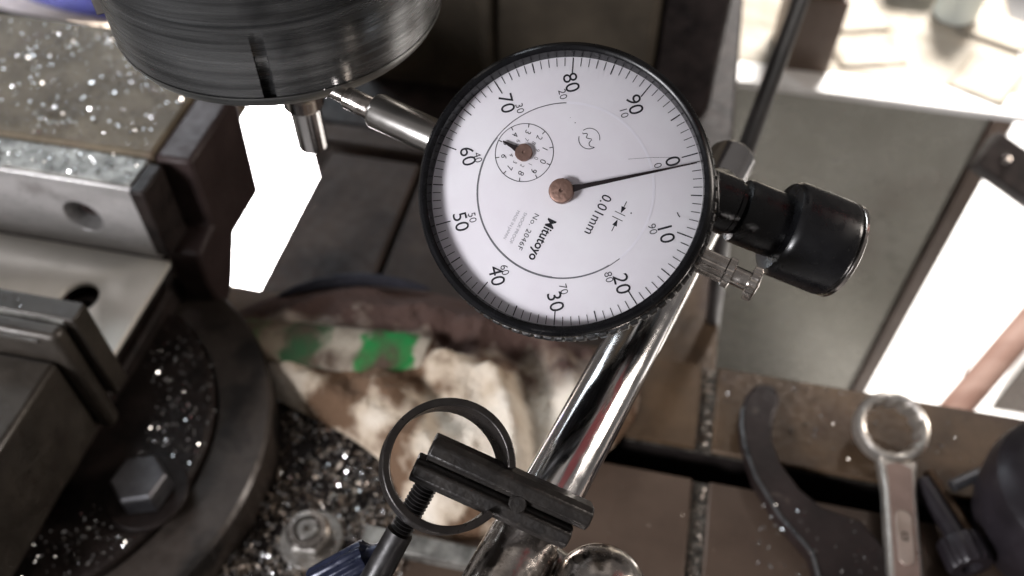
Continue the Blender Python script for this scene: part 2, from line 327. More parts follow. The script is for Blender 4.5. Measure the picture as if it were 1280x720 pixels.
# ------------------------------------------------------------------ saddle behind the table
sd = thing('machine_saddle', 'dark brown slide casting behind the machine table, seamed and ledged', 'machine saddle', EF())
bm = BM(); add_box(bm, (-190, 249, -140), (-134, 372, -22)); obj('slide_block', bm, 'saddle', sd, bevel=2)
bm = BM(); add_box(bm, (-131, 249, -140), (-66, 372, -22)); obj('slide_block', bm, 'saddle', sd, bevel=2)
bm = BM(); add_box(bm, (-62, 249, -140), (45, 372, -24)); obj('slide_block', bm, 'saddle', sd, bevel=2)
bm = BM(); add_box(bm, (-205, 376, -140), (46, 392, -18)); obj('ledge', bm, 'saddle', sd, bevel=2)
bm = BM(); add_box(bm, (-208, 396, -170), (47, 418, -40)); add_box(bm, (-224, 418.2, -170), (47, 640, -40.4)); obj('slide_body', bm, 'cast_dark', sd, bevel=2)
bm = BM(); add_box(bm, (10, 249, -23.6), (44.6, 371, -17)); obj('way_strip', bm, 'table', sd, bevel=1.5)
cl = thing('machine_column', 'dark grimy machine column standing behind the dial', 'machine column', EF())
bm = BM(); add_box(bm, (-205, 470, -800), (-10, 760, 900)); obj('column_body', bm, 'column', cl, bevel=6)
bm = BM(); add_box(bm, (-9, 480, -800), (30, 700, 900)); obj('dovetail_way', bm, 'cast_dark', cl, bevel=3)
for b_ in (-120,):
    bm = BM(); add_box(bm, (b_, 462, -39), (b_ + 9, 469.8, 880)); obj('guide_rib', bm, 'column', cl, bevel=2)

# ------------------------------------------------------------------ bench behind right
a0, b0_ = AB(930, 95, -150); a1, b1_ = AB(1250, 145, -150)
BB = (b0_ + b1_) / 2
bn = thing('workbench', 'steel-fronted bench with dusty sunlit cream top behind the table', 'workbench', EF(0, BB, -150))
bm = BM(); add_box(bm, (a0 - 90, 3, -640), (a1 - 2, 420, -6)); obj('bench_front', bm, 'bench_steel', bn, bevel=2)
bm = BM(); add_box(bm, (a0 - 90, -3, -5.5), (a1 + 30, 640, 0)); obj('bench_top', bm, 'bench_top', bn, bevel=1.5)
bm = BM(); add_box(bm, (a1 - 1, -2, -640), (a1 + 16, 30, -7)); obj('bench_leg', bm, 'brownblock', bn, bevel=2)
bm = BM(); add_box(bm, (a0 - 90, -3.4, -5.8), (a1 + 31, 26, 0.7)); obj('front_lip', bm, 'white_edge', bn, bevel=.4)
# things on the bench
pa, pb = AB(985, 88, -150); pc, pd_ = AB(1030, 92, -150)
bl = thing('steel_block', 'brown block standing on the edge of the dusty bench', 'block', EF(pa, pb, -150))
bm = BM(); add_box(bm, (-14, 0, 0.3), (34, 60, 72)); obj('block_body', bm, 'brownblock', bl, bevel=2)
bm = BM(); add_box(bm, (-10, 3, 72.1), (30, 56, 76)); obj('block_cap', bm, 'cast_dark', bl, bevel=1)
pa, pb = AB(1192, 20, -150)
bt = thing('pale_bottle', 'pale green plastic bottle at the far side of the bench', 'bottle', EF(pa, pb, -150))
bm = BM(); add_lathe(bm, [(18, .3), (20, 3), (20, 70), (17, 80), (8, 90), (8, 96)], seg=32); obj('bottle_body', bm, 'pale_green', bt)
bm = BM(); add_lathe(bm, [(9.5, 96.2), (9.5, 110), (8, 112)], seg=24); obj('bottle_cap', bm, 'olive', bt)
pa, pb = AB(1150, -10, -150)
bm = BM(); add_box(bm, (-30, 0, .3), (20, 40, 60)); tag(obj('olive_tin', bm, 'olive', bevel=4, mx=mm(EF(pa, pb, -150))), 'olive drab tin beside the pale bottle on the bench', 'tin')
# sheets of paper on bench
random.seed(3)
for i, (x, y) in enumerate([(1085, 60), (1230, 95), (1060, 15), (1240, 40)]):
    pa, pb = AB(x, y, -150)
    bm = BM(); n = 8
    gv = [[bm.verts.new(Vector((u * 9 - 36, v * 7 - 28, 0.8 + i * .5 + 2.2 * abs(noise.noise(Vector((u * .4 + i * 5, v * .4, 0))))))) for v in range(n)] for u in range(n)]
    for u in range(n - 1):
        for v in range(n - 1): bm.faces.new((gv[u][v], gv[u + 1][v], gv[u + 1][v + 1], gv[u][v + 1]))
    lab = ['crumpled cream paper scrap near the front middle of the bench', 'cream paper scrap near the right end of the bench',
           'paper scrap beside the brown block on the bench', 'far right cream paper scrap on the dusty bench'][i]
    o = obj('paper_scrap', bm, 'bench_top', mx=mm(EF(pa, pb, -150) @ Matrix.Rotation(.3 + i * .8, 4, 'Z')))
    sol = o.modifiers.new('solid', 'SOLIDIFY'); sol.thickness = .0003
    tag(o, lab, 'paper', 'paper scraps on the bench')
# black pole
p0 = PD(1012, -30, 470); p1 = PD(905, 262, 330)
po = thing('black_pole', 'thin black pole leaning behind the dial in front of the bench', 'pole')
bm = BM(); add_cyl(bm, p0, p1, 4.3, 3.6, 20); obj('pole_tube', bm, 'pole', po)
bm = BM(); add_cyl(bm, PD(908, 254, 334), W3(46, 300, -60), 3.6, 3.6, 16); obj('pole_foot', bm, 'pole', po)
# right hand background: dark bracket, pinkish timber, wire
br = thing('dark_bracket', 'dark brown bracket with a bright rivet at the right edge', 'bracket')
q = PD(1236, 188, 640); q_ = PD(1340, 262, 640); bx = (q_ - q).normalized(); by = (Fv - bx * Fv.dot(bx)).normalized(); bz = bx.cross(by)
Mb = Matrix.Translation(q) @ Matrix((bx, by, bz)).transposed().to_4x4()
bm = BM(); add_box(bm, (-4, -8, -17), (190, 8, 13), Mb); obj('bracket_bar', bm, 'cast_dark', br, bevel=1.5)
bm = BM(); add_lathe(bm, [(0.01, 3.2), (2.4, 2.6), (3.6, 0.8), (3.8, 0)], Mb @ Matrix.Translation((11, -8.2, -2)) @ Matrix.Rotation(R_(90), 4, 'X'), 20, cap=False); obj('rivet', bm, 'wornchrome', br)
bm = BM(); add_tube(bm, [PD(1284, 285, 760), PD(1262, 335, 765), PD(1238, 385, 775), PD(1214, 440, 790), PD(1205, 470, 800)], 0.9, 8)
tag(obj('thin_wire', bm, 'pole'), 'thin dark wire hanging over the sunlit floor at right', 'wire')
bm = BM(); add_cyl(bm, PD(1160, 552, 620), PD(1330, 352, 640), 10, 10, 20)
tag(obj('floor_pipe', bm, 'pinkwood'), 'pinkish brown pipe slanting behind the table at right', 'pipe')
bm = BM(); add_prism(bm, [(x_, y_) for x_, y_ in [(0, 0), (150, 0), (150, 120), (60, 120)]], 0, 240, EF(*AB(1236, 512, -400), -400))
tag(obj('grey_crate', bm, 'bench_steel', bevel=2), 'grey metal box behind the table at the right edge', 'box')
# top-left sacks
for k, (x, m_, lab, wd) in enumerate([(130, 'blue_cloth', 'bright blue sack end in the upper left background', 95), (60, 'white_cloth', 'pale white sack between the blue and navy ones', 100), (-12, 'navy_cloth', 'navy sack at the upper left corner', 100)]):
    p = PD(x, -20, 900)
    bm = BM(); add_lathe(bm, [(3, -140), (wd * .28, -132), (wd * .36, -60), (wd * .37, 40), (wd * .30, 130), (3, 150)], Matrix.Translation(p) @ Matrix.Rotation(R_(-14), 4, 'Y') @ Matrix.Rotation(R_(50), 4, 'X'), 28,
                     rfun=lambda r, z, a, j, k=k: r * (1 + .10 * math.sin(3 * a + k + j) + .05 * math.sin(7 * a)))
    o = obj('cloth_sack', bm, m_); s_ = o.modifiers.new('sub', 'SUBSURF'); s_.levels = 2; s_.render_levels = 2
    tag(o, lab, 'sack', 'sacks behind the vise')
bm = BM(); add_box(bm, (-860, 600, -285), (-490, 900, -270)); add_box(bm, (-850, 610, -800), (-820, 640, -285.2)); add_box(bm, (-850, 860, -800), (-820, 890, -285.2))
tag(obj('low_shelf', bm, 'column', mx=mm(EF())), 'low dark shelf carrying the sacks behind the vise', 'shelf')

bm = BM(); add_box(bm, (-8, -100, -200), (8, 100, 200), Matrix.Translation((510, 300, 650)) @ Vector((.7, .24, .67)).to_track_quat('X', 'Z').to_matrix().to_4x4())
tag(obj('red_reflector_panel', bm, 'red_paint', bevel=3), 'red panel added outside the picture to show mirrored in the chrome rod', 'panel')  # added unseen; gives the rod its red reflection
# ================================================================== VISE
vs = thing('machine_vise', 'steel machine vise with chip-strewn jaws on a round swivel base', 'vise', EF())
# fixed jaw
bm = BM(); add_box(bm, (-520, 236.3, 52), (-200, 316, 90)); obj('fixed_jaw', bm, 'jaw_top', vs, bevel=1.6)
# end cheek with flared profile (dark brown)
bm = BM()
cheek = [(236.5, 89), (281, 89), (282.5, 80), (279, 33), (250, 34), (236, 14), (222, 8), (219.5, 33.5), (221, 50), (236.5, 52)]
Mc = Matrix(((0, 0, 1, 0), (1, 0, 0, 0), (0, 1, 0, 0), (0, 0, 0, 1)))
add_prism(bm, cheek, -199.6, -183.5, Mc); obj('jaw_cheek', bm, 'cast_purple', vs, bevel=2)
# front jaw plate with counterbored hole
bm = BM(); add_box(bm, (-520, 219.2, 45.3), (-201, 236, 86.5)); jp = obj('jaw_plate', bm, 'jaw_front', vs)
ha, hz = AB(105, 272, 0)[0], 0
# hole position: on plane b=219.2
def on_b(x, y, b_):
    d = ray(x, y); k = (b_ - CAM.dot(E2)) / d.dot(E2); p = CAM + d * k; return p.dot(E1), p.z
ha, hz = on_b(104, 271, 219.2)
cuts = []
def cutter_cyl(p0, p1, r, seg=40):
    bm = BM(); add_cyl(bm, p0, p1, r, r, seg); return obj('cutter', bm, 'dark', vs)
c1 = cutter_cyl(Vector((ha, 214, hz)), Vector((ha, 232, hz)), 8.4)
cut(jp, [c1]); b = jp.modifiers.new('b', 'BEVEL'); b.width = .0008; b.segments = 2; b.limit_method = 'ANGLE'
bm = BM(); add_lathe(bm, [(5.2, 0), (5.2, 5.5), (4.6, 6.3), (2.4, 6.3), (2.3, 3)], frame(Vector((ha, 231.5, hz)), Vector((ha, 219, hz))), 6 * 6, cap=False); obj('socket_screw', bm, 'cast_purple', jp)
# ledge lip on top of the plate (scuffed)
bm = BM(); add_box(bm, (-520, 219.8, 86.7), (-201.4, 235.6, 88.1)); obj('plate_ledge', bm, 'ledge', vs, bevel=.5)
# pivot strap at plate end
bm = BM(); add_box(bm, (-200.6, 216, 51), (-194, 233, 88.5)); o = obj('end_strap', bm, 'cast_dark', vs, bevel=1)
# bed
bm = BM(); add_box(bm, (-520, 159.8, 42.2), (-197.5, 219, 45.1)); bd = obj('vise_bed', bm, 'bed', vs)
ba, bb_ = AB(98, 372, 45)
c1 = cutter_cyl(Vector((ba, bb_, 28)), Vector((ba, bb_, 50)), 8.2); cut(bd, [c1])
b = bd.modifiers.new('b', 'BEVEL'); b.width = .0006; b.segments = 2; b.limit_method = 'ANGLE'
bm = BM(); add_lathe(bm, [(6.5, 0), (6.5, 3.5), (5.6, 4.2), (3.2, 4.2), (3, 1.5)], Matrix.Translation((ba, bb_, 35)), 36, cap=False); obj('socket_screw', bm, 'cast_dark', bd)
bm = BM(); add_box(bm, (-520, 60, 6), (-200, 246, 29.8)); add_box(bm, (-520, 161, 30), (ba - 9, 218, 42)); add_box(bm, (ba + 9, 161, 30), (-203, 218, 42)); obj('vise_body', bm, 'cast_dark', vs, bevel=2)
# near jaw
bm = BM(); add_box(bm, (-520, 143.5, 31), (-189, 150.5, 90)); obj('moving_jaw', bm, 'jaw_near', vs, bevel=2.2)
bm = BM(); add_box(bm, (-520, 142.7, 86.5), (-196, 143.3, 88.2)); obj('edge_highlight', bm, 'steel', vs, smooth=False)  # bright steel strip laid on as the highlight of the jaw's edge
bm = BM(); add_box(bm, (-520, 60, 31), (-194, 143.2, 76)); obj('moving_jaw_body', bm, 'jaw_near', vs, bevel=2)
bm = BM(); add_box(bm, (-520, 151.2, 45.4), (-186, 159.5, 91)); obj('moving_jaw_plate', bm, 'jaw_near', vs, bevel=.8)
bm = BM(); add_box(bm, (-520, 150.7, 86), (-190, 151.1, 90.4)); obj('jaw_shim', bm, 'ledge', vs)
# swivel base
SC = (-230, 140)
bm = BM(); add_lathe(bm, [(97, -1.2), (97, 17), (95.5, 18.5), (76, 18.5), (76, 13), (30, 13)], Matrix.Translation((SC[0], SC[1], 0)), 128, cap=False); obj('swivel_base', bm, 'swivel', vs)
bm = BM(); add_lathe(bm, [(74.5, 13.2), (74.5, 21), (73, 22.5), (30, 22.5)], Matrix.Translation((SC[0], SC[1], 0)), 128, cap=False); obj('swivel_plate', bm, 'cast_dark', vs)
def hex_bolt(name_parent, p, r_w, r_h, h_h, m_w, m_h, stud=None, rot=0.2):
    bm = BM(); add_lathe(bm, [(r_h * .6, 0), (r_w, 0), (r_w, 1.6), (r_w - .5, 2.2), (r_h * .6, 2.2)], Matrix.Translation(p), 48, cap=False); obj('washer', bm, m_w, name_parent)
    bm = BM(); add_lathe(bm, [(r_h, 2.3), (r_h, h_h - .8), (r_h * .88, h_h)] if not stud else [(r_h, 2.3), (r_h, h_h - .8), (r_h * .88, h_h), (stud + .2, h_h), (stud + .2, h_h - 2)], Matrix.Translation(p) @ Matrix.Rotation(rot, 4, 'Z'), 6, cap=not stud)
    obj('hex_head', bm, m_h, name_parent, smooth=False, bevel=.7)
    if stud:
        bm = BM(); add_lathe(bm, [(stud, 2), (stud, h_h + 2), (stud - .8, h_h + 3), (stud * .35, h_h + 3), (stud * .3, h_h + 1.4)], Matrix.Translation(p), 32, cap=True); obj('stud', bm, m_h, name_parent)
ba, bb_ = AB(182, 612, 26)
bo = thing('hex_bolt', 'large oily hex bolt on a washer in the vise swivel slot', 'bolt', EF())
hex_bolt(bo, Vector((ba, bb_, 22.7)), 15.5, 10.5, 13, 'cast_dark', 'gunmetal', None, .35)
ba, bb_ = AB(385, 663, 8)
nu = thing('hex_nut', 'bright hex nut on a stud among the chips beside the rag', 'nut', EF())
hex_bolt(nu, Vector((ba, bb_, -1.4)), 12.5, 9.5, 8.5, 'nutsteel', 'nutsteel', 4.6, .1)
bm = BM(); add_lathe(bm, [(5.2, 0), (7.4, .3), (8.3, 1.6), (7.4, 2.9), (5.2, 3.1)], Matrix.Translation((ba, bb_, 7.2)), 40, cap=False); obj('lock_ring', bm, 'wornchrome', nu)

# ================================================================== CHUCK over the vise
cc = PD(354, 13, 220)
ch = thing('boring_chuck', 'scored dark steel spindle chuck hanging over the vise', 'chuck', Matrix.Translation(cc))
R0 = 39.6
bm = BM(); add_lathe(bm, [(14, 3), (30, 0), (R0 - 3, 0), (R0 - 1.4, .5), (R0 - .2, 2.6), (R0, 3.6)], seg=160, cap=False); obj('rim', bm, 'chuck_rim', ch)
bm = BM(); add_lathe(bm, [(14, 3.2), (R0 - .15, 3.7), (R0, 4.2), (R0, 21), (R0 - .5, 21.3), (R0 - .5, 22.2), (R0, 22.5), (R0, 60), (R0 - 2, 62), (20, 62)], seg=160)
body = obj('chuck_body', bm, 'chuck', ch)
cs = []
for k in range(3):
    a = math.atan2(-cc.y, -cc.x) - .17 + k * 2 * math.pi / 3
    bm = BM(); add_box(bm, (38.4, -1.35, -1), (60, 1.35, 14.5), Matrix.Rotation(a, 4, 'Z')); cs.append(obj('cutter', bm, 'dark', ch))
cut(body, cs)
a = math.atan2(-cc.y, -cc.x) - 1.42
bm = BM(); add_box(bm, (R0 - 1.0, -1.3, 10.5), (R0 + 1.6, 1.3, 60), Matrix.Rotation(a, 4, 'Z')); obj('index_strip', bm, 'steel', ch, bevel=.3)
bm = BM(); add_lathe(bm, [(7, 4), (7, -10), (5.6, -12), (5.6, -28.5), (5.3, -29), (4.2, -29.2), (4.2, -43.2), (3.7, -43.8)], seg=40); obj('tool_shank', bm, 'chrome', ch)
bm = BM(); add_lathe(bm, [(5.7, -20), (6.1, -20.6), (6.1, -24.4), (5.7, -25)], seg=48, cap=False); obj('shank_collar', bm, 'steel', ch)

# ================================================================== DIAL INDICATOR
th = R_(24.8); TA = 0.2
nrm = (Rv * (-TA * math.cos(th)) + Uv * (TA * math.sin(th)) - Fv).normalized()
DX = (Rv - nrm * Rv.dot(nrm)).normalized(); DY = nrm.cross(DX)
DO = PD(704.8, 237.5, 173)
DM = Matrix.Translation(DO) @ Matrix((DX, DY, nrm)).transposed().to_4x4()
DMi = DM.inverted()
def dl(x, y, h=0.0):
    d = ray(x, y); k = ((DO + nrm * h - CAM).dot(nrm)) / d.dot(nrm); return DMi @ (CAM + d * k)
di = thing('dial_indicator', 'round white dial indicator with black bezel reading zero, held face up', 'dial indicator', DM)
RO = 28.75; RW = 26.6
TOP = 3.8
bm = BM(); add_lathe(bm, [(RW, 0.0), (RW, 1.6), (RW + .15, TOP - .5), (RW + .55, TOP - .1), (RW + 1.0, TOP), (RO - .8, TOP - .25), (RO - .15, TOP - .9), (RO, TOP - 1.7), (RO, -2.2), (RO - .4, -2.6)], seg=200, cap=False); obj('bezel', bm, 'black_paint', di)
NK = 84
def kn(r, z, a, j):
    if j in (0, 5): return r
    ph = (a * NK / (2 * math.pi)) % 1.0
    return r - (0.55 if ph > .72 else 0.0)
bm = BM(); add_lathe(bm, [(RO - .9, -2.0), (RO + .35, -2.3), (RO + .7, -2.8), (RO + .7, -7.2), (RO + .3, -7.8), (RO - 1.2, -8)], seg=NK * 8, cap=False, rfun=kn); obj('knurled_ring', bm, 'black_knurl', di)
bm = BM(); add_lathe(bm, [(RO - 1.6, -7.6), (RO - 1.6, -10), (RO - 2.6, -11), (RO - 2.6, -22), (RO - 4, -23.5)], seg=120); obj('case', bm, 'black_paint', di)
bm = BM(); add_lathe(bm, [(17.45, 0), (RW + .2, 0)], seg=160, cap=False); scale_o = obj('scale_ring', bm, 'dial_white', di, smooth=False)
bm = BM(); add_lathe(bm, [(17.28, -.25), (17.28, -.02), (17.2, .02), (.01, .02)], seg=160, cap=False); plate_o = obj('dial_plate', bm, 'dial_white', di, smooth=False)
bm = BM(); add_lathe(bm, [(17.27, -.24), (17.46, -.24)], seg=160, cap=False); obj('seam', bm, 'seam', di, smooth=False)
# seam arcs: dark line (left), highlight painted in as white (right)
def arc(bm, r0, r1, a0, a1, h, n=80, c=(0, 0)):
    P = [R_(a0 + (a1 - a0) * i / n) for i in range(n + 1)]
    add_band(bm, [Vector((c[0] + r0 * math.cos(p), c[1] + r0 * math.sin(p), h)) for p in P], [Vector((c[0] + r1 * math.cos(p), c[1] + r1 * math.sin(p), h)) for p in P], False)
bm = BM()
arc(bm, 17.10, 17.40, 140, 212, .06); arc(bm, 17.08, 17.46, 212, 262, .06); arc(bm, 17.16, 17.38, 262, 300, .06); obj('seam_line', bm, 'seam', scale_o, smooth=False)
bm = BM(); arc(bm, 17.1, 17.6, -52, 88, .06); obj('seam_highlight', bm, 'groove_highlight', scale_o, smooth=False)
# graduations
OFF = 13.6
bm = BM()
for k in range(100):
    a = R_(OFF - 3.6 * k); L0 = 23.35 if k % 10 == 0 else (24.35 if k % 5 == 0 else 24.75)
    wd = .075 if k % 5 else .11
    Mt = Matrix.Rotation(a, 4, 'Z')
    v = [bm.verts.new(Mt @ Vector(c)) for c in ((L0, -wd, .07), (RW - .15, -wd, .07), (RW - .15, wd, .07), (L0, wd, .07))]
    bm.faces.new(v)
obj('graduations', bm, 'print', scale_o, smooth=False)
def text_mesh(bm, s, pos, size, ang, h=.07, bold=0.0, sxx=1.0, space=1.0, shear=0):
    cu = bpy.data.curves.new('t', 'FONT'); cu.body = s; cu.size = 1; cu.align_x = 'CENTER'; cu.align_y = 'CENTER'; cu.offset = bold; cu.space_character = space; cu.shear = shear
    cu.resolution_u = 4; cu.fill_mode = 'FRONT'
    o = bpy.data.objects.new('t', cu); COL.objects.link(o)
    dg = bpy.context.evaluated_depsgraph_get(); dg.update(); me = o.evaluated_get(dg).to_mesh()
    Mt = Matrix.Translation((pos[0], pos[1], h)) @ Matrix.Rotation(ang, 4, 'Z') @ Matrix.Diagonal((size * sxx, size, 1, 1))
    vs_ = [bm.verts.new(Mt @ v.co) for v in me.vertices]
    for p in me.polygons:
        try: bm.faces.new([vs_[i] for i in p.vertices])
        except ValueError: pass
    bpy.data.objects.remove(o, do_unlink=True); bpy.data.curves.remove(cu)
TO = R_(OFF - 90)
for s, x, y in (('0', 840, 202), ('10', 831.5, 291.5), ('20', 776.5, 355), ('30', 693.5, 377), ('40', 620, 345), ('50', 575.3, 277.3), ('60', 584, 195.5), ('70', 632.5, 129.5), ('80', 713.2, 103.5), ('90', 792.5, 131)):
    bm = BM(); text_mesh(bm, s, dl(x, y), 4.05, TO, bold=.0); obj('numeral', bm, 'print', scale_o, smooth=False)
for s, x, y in (('0', 821.8, 207), ('90', 815.3, 286.5), ('80', 760.5, 346.5), ('70', 704, 361.5), ('60', 630.5, 337.5), ('50', 590, 272), ('40', 597, 197), ('30', 649.3, 135.5), ('20', 703, 118), ('10', 779.5, 141)):
    bm = BM(); text_mesh(bm, s, dl(x, y), 2.15, TO, bold=-.008); obj('numeral', bm, 'print', scale_o, smooth=False)
up = dl(690.8, 271); dn = dl(661, 330); TI = math.atan2((dn - up).y, (dn - up).x)
bm = BM(); p = dl(677.5, 299.5); text_mesh(bm, 'Mitutoyo', p, 2.55, TI, bold=.022, sxx=.95); obj('maker_name', bm, 'print', plate_o, smooth=False)
bm = BM(); p = dl(660, 289.5); text_mesh(bm, 'No. 2046F', p, 1.5, TI, bold=-.004, sxx=1.12, space=1.1); obj('model_number', bm, 'print', plate_o, smooth=False)
bm = BM(); text_mesh(bm, 'SHOCK PROOF', dl(647.5, 285), .98, TI, bold=-.006, space=1.0); text_mesh(bm, 'MADE IN JAPAN', dl(639.3, 281), .88, TI, bold=-.006); obj('small_print', bm, 'print_grey', plate_o, smooth=False)
bm = BM(); p = dl(747, 268.5); text_mesh(bm, '0.01mm', p, 2.75, TI, bold=.004, sxx=.95); obj('unit_print', bm, 'print', plate_o, smooth=False)
# >|< sign beside the unit
bm = BM(); ca = dl(774, 270.5)
Ma = Matrix.Translation((ca.x, ca.y, .07)) @ Matrix.Rotation(TI, 4, 'Z')
def quad(bm, pts, Mx): bm.faces.new([bm.verts.new(Mx @ Vector((x, y, 0))) for x, y in pts])
for s in (-1, 1):
    quad(bm, [(s * .55 - .07, -1.2), (s * .55 + .07, -1.2), (s * .55 + .07, 1.0), (s * .55 - .07, 1.0)], Ma)
    quad(bm, [(s * .66, 0), (s * 2.0, -.48), (s * 2.0, .48)], Ma)
    quad(bm, [(s * 2.0, -.08), (s * 3.2, -.08), (s * 3.2, .08), (s * 2.0, .08)], Ma)
obj('unit_arrows', bm, 'print', plate_o, smooth=False)
# round emblem
bm = BM(); c_ = dl(736.6, 173.3); rr = 2.05
arc(bm, rr - .07, rr + .07, -12, 125, .07, c=(c_.x, c_.y)); arc(bm, rr - .07, rr + .07, 165, 300, .07, c=(c_.x, c_.y))
# the S-shaped stroke inside the emblem, traced from the dial
pts = [dl(x, y, .07) for x, y in ((728.2, 166.0), (729.3, 167.3), (731.2, 166.8), (733.2, 166.6), (734.3, 168), (733.6, 170), (732.6, 171.5), (734, 172.8), (736.4, 173.2), (739, 173.6), (739.4, 175.2), (737.6, 176.8), (736.2, 179), (736.6, 181.8), (739, 183.6), (741.6, 183.9), (743, 184.5))]
def polyline(bm, pts, wdt, h=.07):
    L_, R2 = [], []
    for i, p in enumerate(pts):
        d = pts[min(i + 1, len(pts) - 1)] - pts[max(i - 1, 0)]; d.z = 0; d.normalize(); nn = Vector((-d.y, d.x, 0)) * wdt
        L_.append(Vector((p.x, p.y, h)) + nn); R2.append(Vector((p.x, p.y, h)) - nn)
    add_band(bm, L_, R2, False)
polyline(bm, pts, .075)
obj('emblem', bm, 'print', plate_o, smooth=False)
# specks and a fine scratch on the face
bm = BM()
for x, y, r in ((789, 266.5, .16), (719, 153.5, .12), (713, 147, .06)):
    p = dl(x, y); quad(bm, [(p.x + r * math.cos(t_), p.y + r * math.sin(t_)) for t_ in [i * 1.05 for i in range(6)]], Matrix.Translation((0, 0, .075)))
polyline(bm, [dl(846.5, 265.5), dl(848, 269), dl(850, 271.5)], .1); polyline(bm, [dl(785, 199), dl(812, 197), dl(840, 196.8)], .03)
obj('speck', bm, 'print', plate_o, smooth=False)
# counter dial
cdp = dl(655.3, 190.8); RC = 5.82
bm = BM(); arc(bm, RC - .07, RC + .07, 0, 360, .075, 100, (cdp.x, cdp.y))
z0 = dl(688.3, 206.7) - cdp; A0 = math.degrees(math.atan2(z0.y, z0.x))
for k in range(10):
    a = R_(A0 + 36 * k); Mt = Matrix.Translation((cdp.x, cdp.y, .08)) @ Matrix.Rotation(a, 4, 'Z')
    quad(bm, [(RC - .75, -.085), (RC, -.085), (RC, .085), (RC - .75, .085)], Mt)
obj('counter_ring', bm, 'print', plate_o, smooth=False)
bm = BM()
for k in range(10):
    a = R_(A0 + 36 * k)
    text_mesh(bm, str(k), (cdp.x + 4.15 * math.cos(a), cdp.y + 4.15 * math.sin(a)), 1.75, TI, bold=-.004)
    text_mesh(bm, str((10 - k) % 10), (cdp.x + 2.65 * math.cos(a), cdp.y + 2.65 * math.sin(a)), 1.2, TI, bold=-.012)
obj('counter_numerals', bm, 'print', plate_o, smooth=False)
# needles
def needle(hx, hy, tx, ty, h, w0, w1, rh, name):
    hp = dl(hx, hy, h); tp = dl(tx, ty, h); d = (tp - hp); L_ = d.length; d.normalize(); nn = Vector((-d.y, d.x, 0))
    bm = BM(); Mn = Matrix.Translation(hp) @ Matrix.Rotation(math.atan2(d.y, d.x), 4, 'Z')
    add_prism(bm, [(rh * .6, -w0 * 1.6), (rh * 1.15, -w0 * 1.5), (rh * 1.7, -w0), (L_, -w1), (L_, w1), (rh * 1.7, w0), (rh * 1.15, w0 * 1.5), (rh * .6, w0 * 1.6)], -.12, .12, Mn); nd = obj(name, bm, 'needle', di, smooth=False)
    return hp
hp = needle(701.5, 238.5, 871, 203.2, 1.7, .44, .10, 2.45, 'main_needle')
bm = BM(); add_lathe(bm, [(2.35, -1.5), (2.45, .2), (2.3, .42), (2.0, .5), (.38, .5), (.3, .25), (.01, .2)], Matrix.Translation(hp), 48); o = obj('needle_hub', bm, 'copper', di)
hp2 = needle(654.6, 190.6, 628.8, 176.6, .7, .42, .16, 1.5, 'counter_needle')
bm = BM(); add_lathe(bm, [(1.7, -.6), (1.75, .15), (1.6, .35), (.32, .35), (.25, .15), (.01, .1)], Matrix.Translation(hp2), 40); obj('counter_hub', bm, 'copper', di)
bm = BM(); add_lathe(bm, [(RW + .1, 1.5), (RW * .7, 1.85), (RW * .35, 2.05), (.01, 2.1)], seg=96, cap=False); obj('crystal', bm, 'crystal', di)
# stem and spindle (run behind the face)
HS = -13
sA = dl(505, 154.5, HS); sB = dl(922, 346, HS); sd_ = (sB - sA).normalized()
pr = lambda x, y: sA + sd_ * ((dl(x, y, HS) - sA).dot(sd_))
s0 = pr(600, 197); s1 = pr(466, 138); L_ = (s1 - s0).length
Ms = frame(s0, s1)
bm = BM(); add_lathe(bm, [(4, 0), (4, L_ - 1.0), (3.6, L_ - .2), (2.4, L_)], Ms, 64); obj('stem', bm, 'steel', di)
s2 = pr(408, 112); L2 = (s2 - s1).length
bm = BM(); add_lathe(bm, [(2.4, 0), (2.5, .3), (2.5, L2 * .55), (1.7, L2 * .62), (1.5, L2), (1.2, L2 + 3), (.3, L2 + 4.2)], frame(s1, s2), 48); obj('spindle', bm, 'wornchrome', di)
t0 = pr(872, 320); t1 = pr(950, 360); L3 = (t1 - t0).length; Mt_ = frame(t0, t1)
def kn2(r, z, a, j): return r * (1 - .06 * (int(a * 28 / math.pi) % 2)) if r > 2.2 else r
bm = BM(); add_lathe(bm, [(2.7, 0), (2.7, L3 * .44), (3.2, L3 * .46), (3.2, L3 * .56), (2.0, L3 * .58), (2.0, L3 * .80), (3.6, L3 * .82), (3.7, L3 * .92), (3.2, L3 * .95), (.01, L3 * .98)], Mt_, 56, cap=True, rfun=kn2); obj('lifting_stub', bm, 'wornchrome', di)
# back lug
bm = BM(); pl = dl(868, 250, -20); add_box(bm, (pl.x - 12, pl.y - 5, -25), (pl.x + 5, pl.y + 5, -13)); obj('back_lug', bm, 'black_paint', di, bevel=1)

# ================================================================== INDICATOR STAND
st = thing('indicator_stand', 'articulated indicator stand of chrome rods, black clamp and black knob', 'indicator stand')
r0 = PD(607, 768, 166); r1 = PD(916, 197, 242)
d_ = (r1 - r0).normalized(); L_ = (r1 - r0).length
bm = BM(); add_lathe(bm, [(5, 0), (6.5, 1), (6.5, L_ - 1), (5.9, L_)], frame(r0, r1), 96); obj('rod', bm, 'chrome', st)
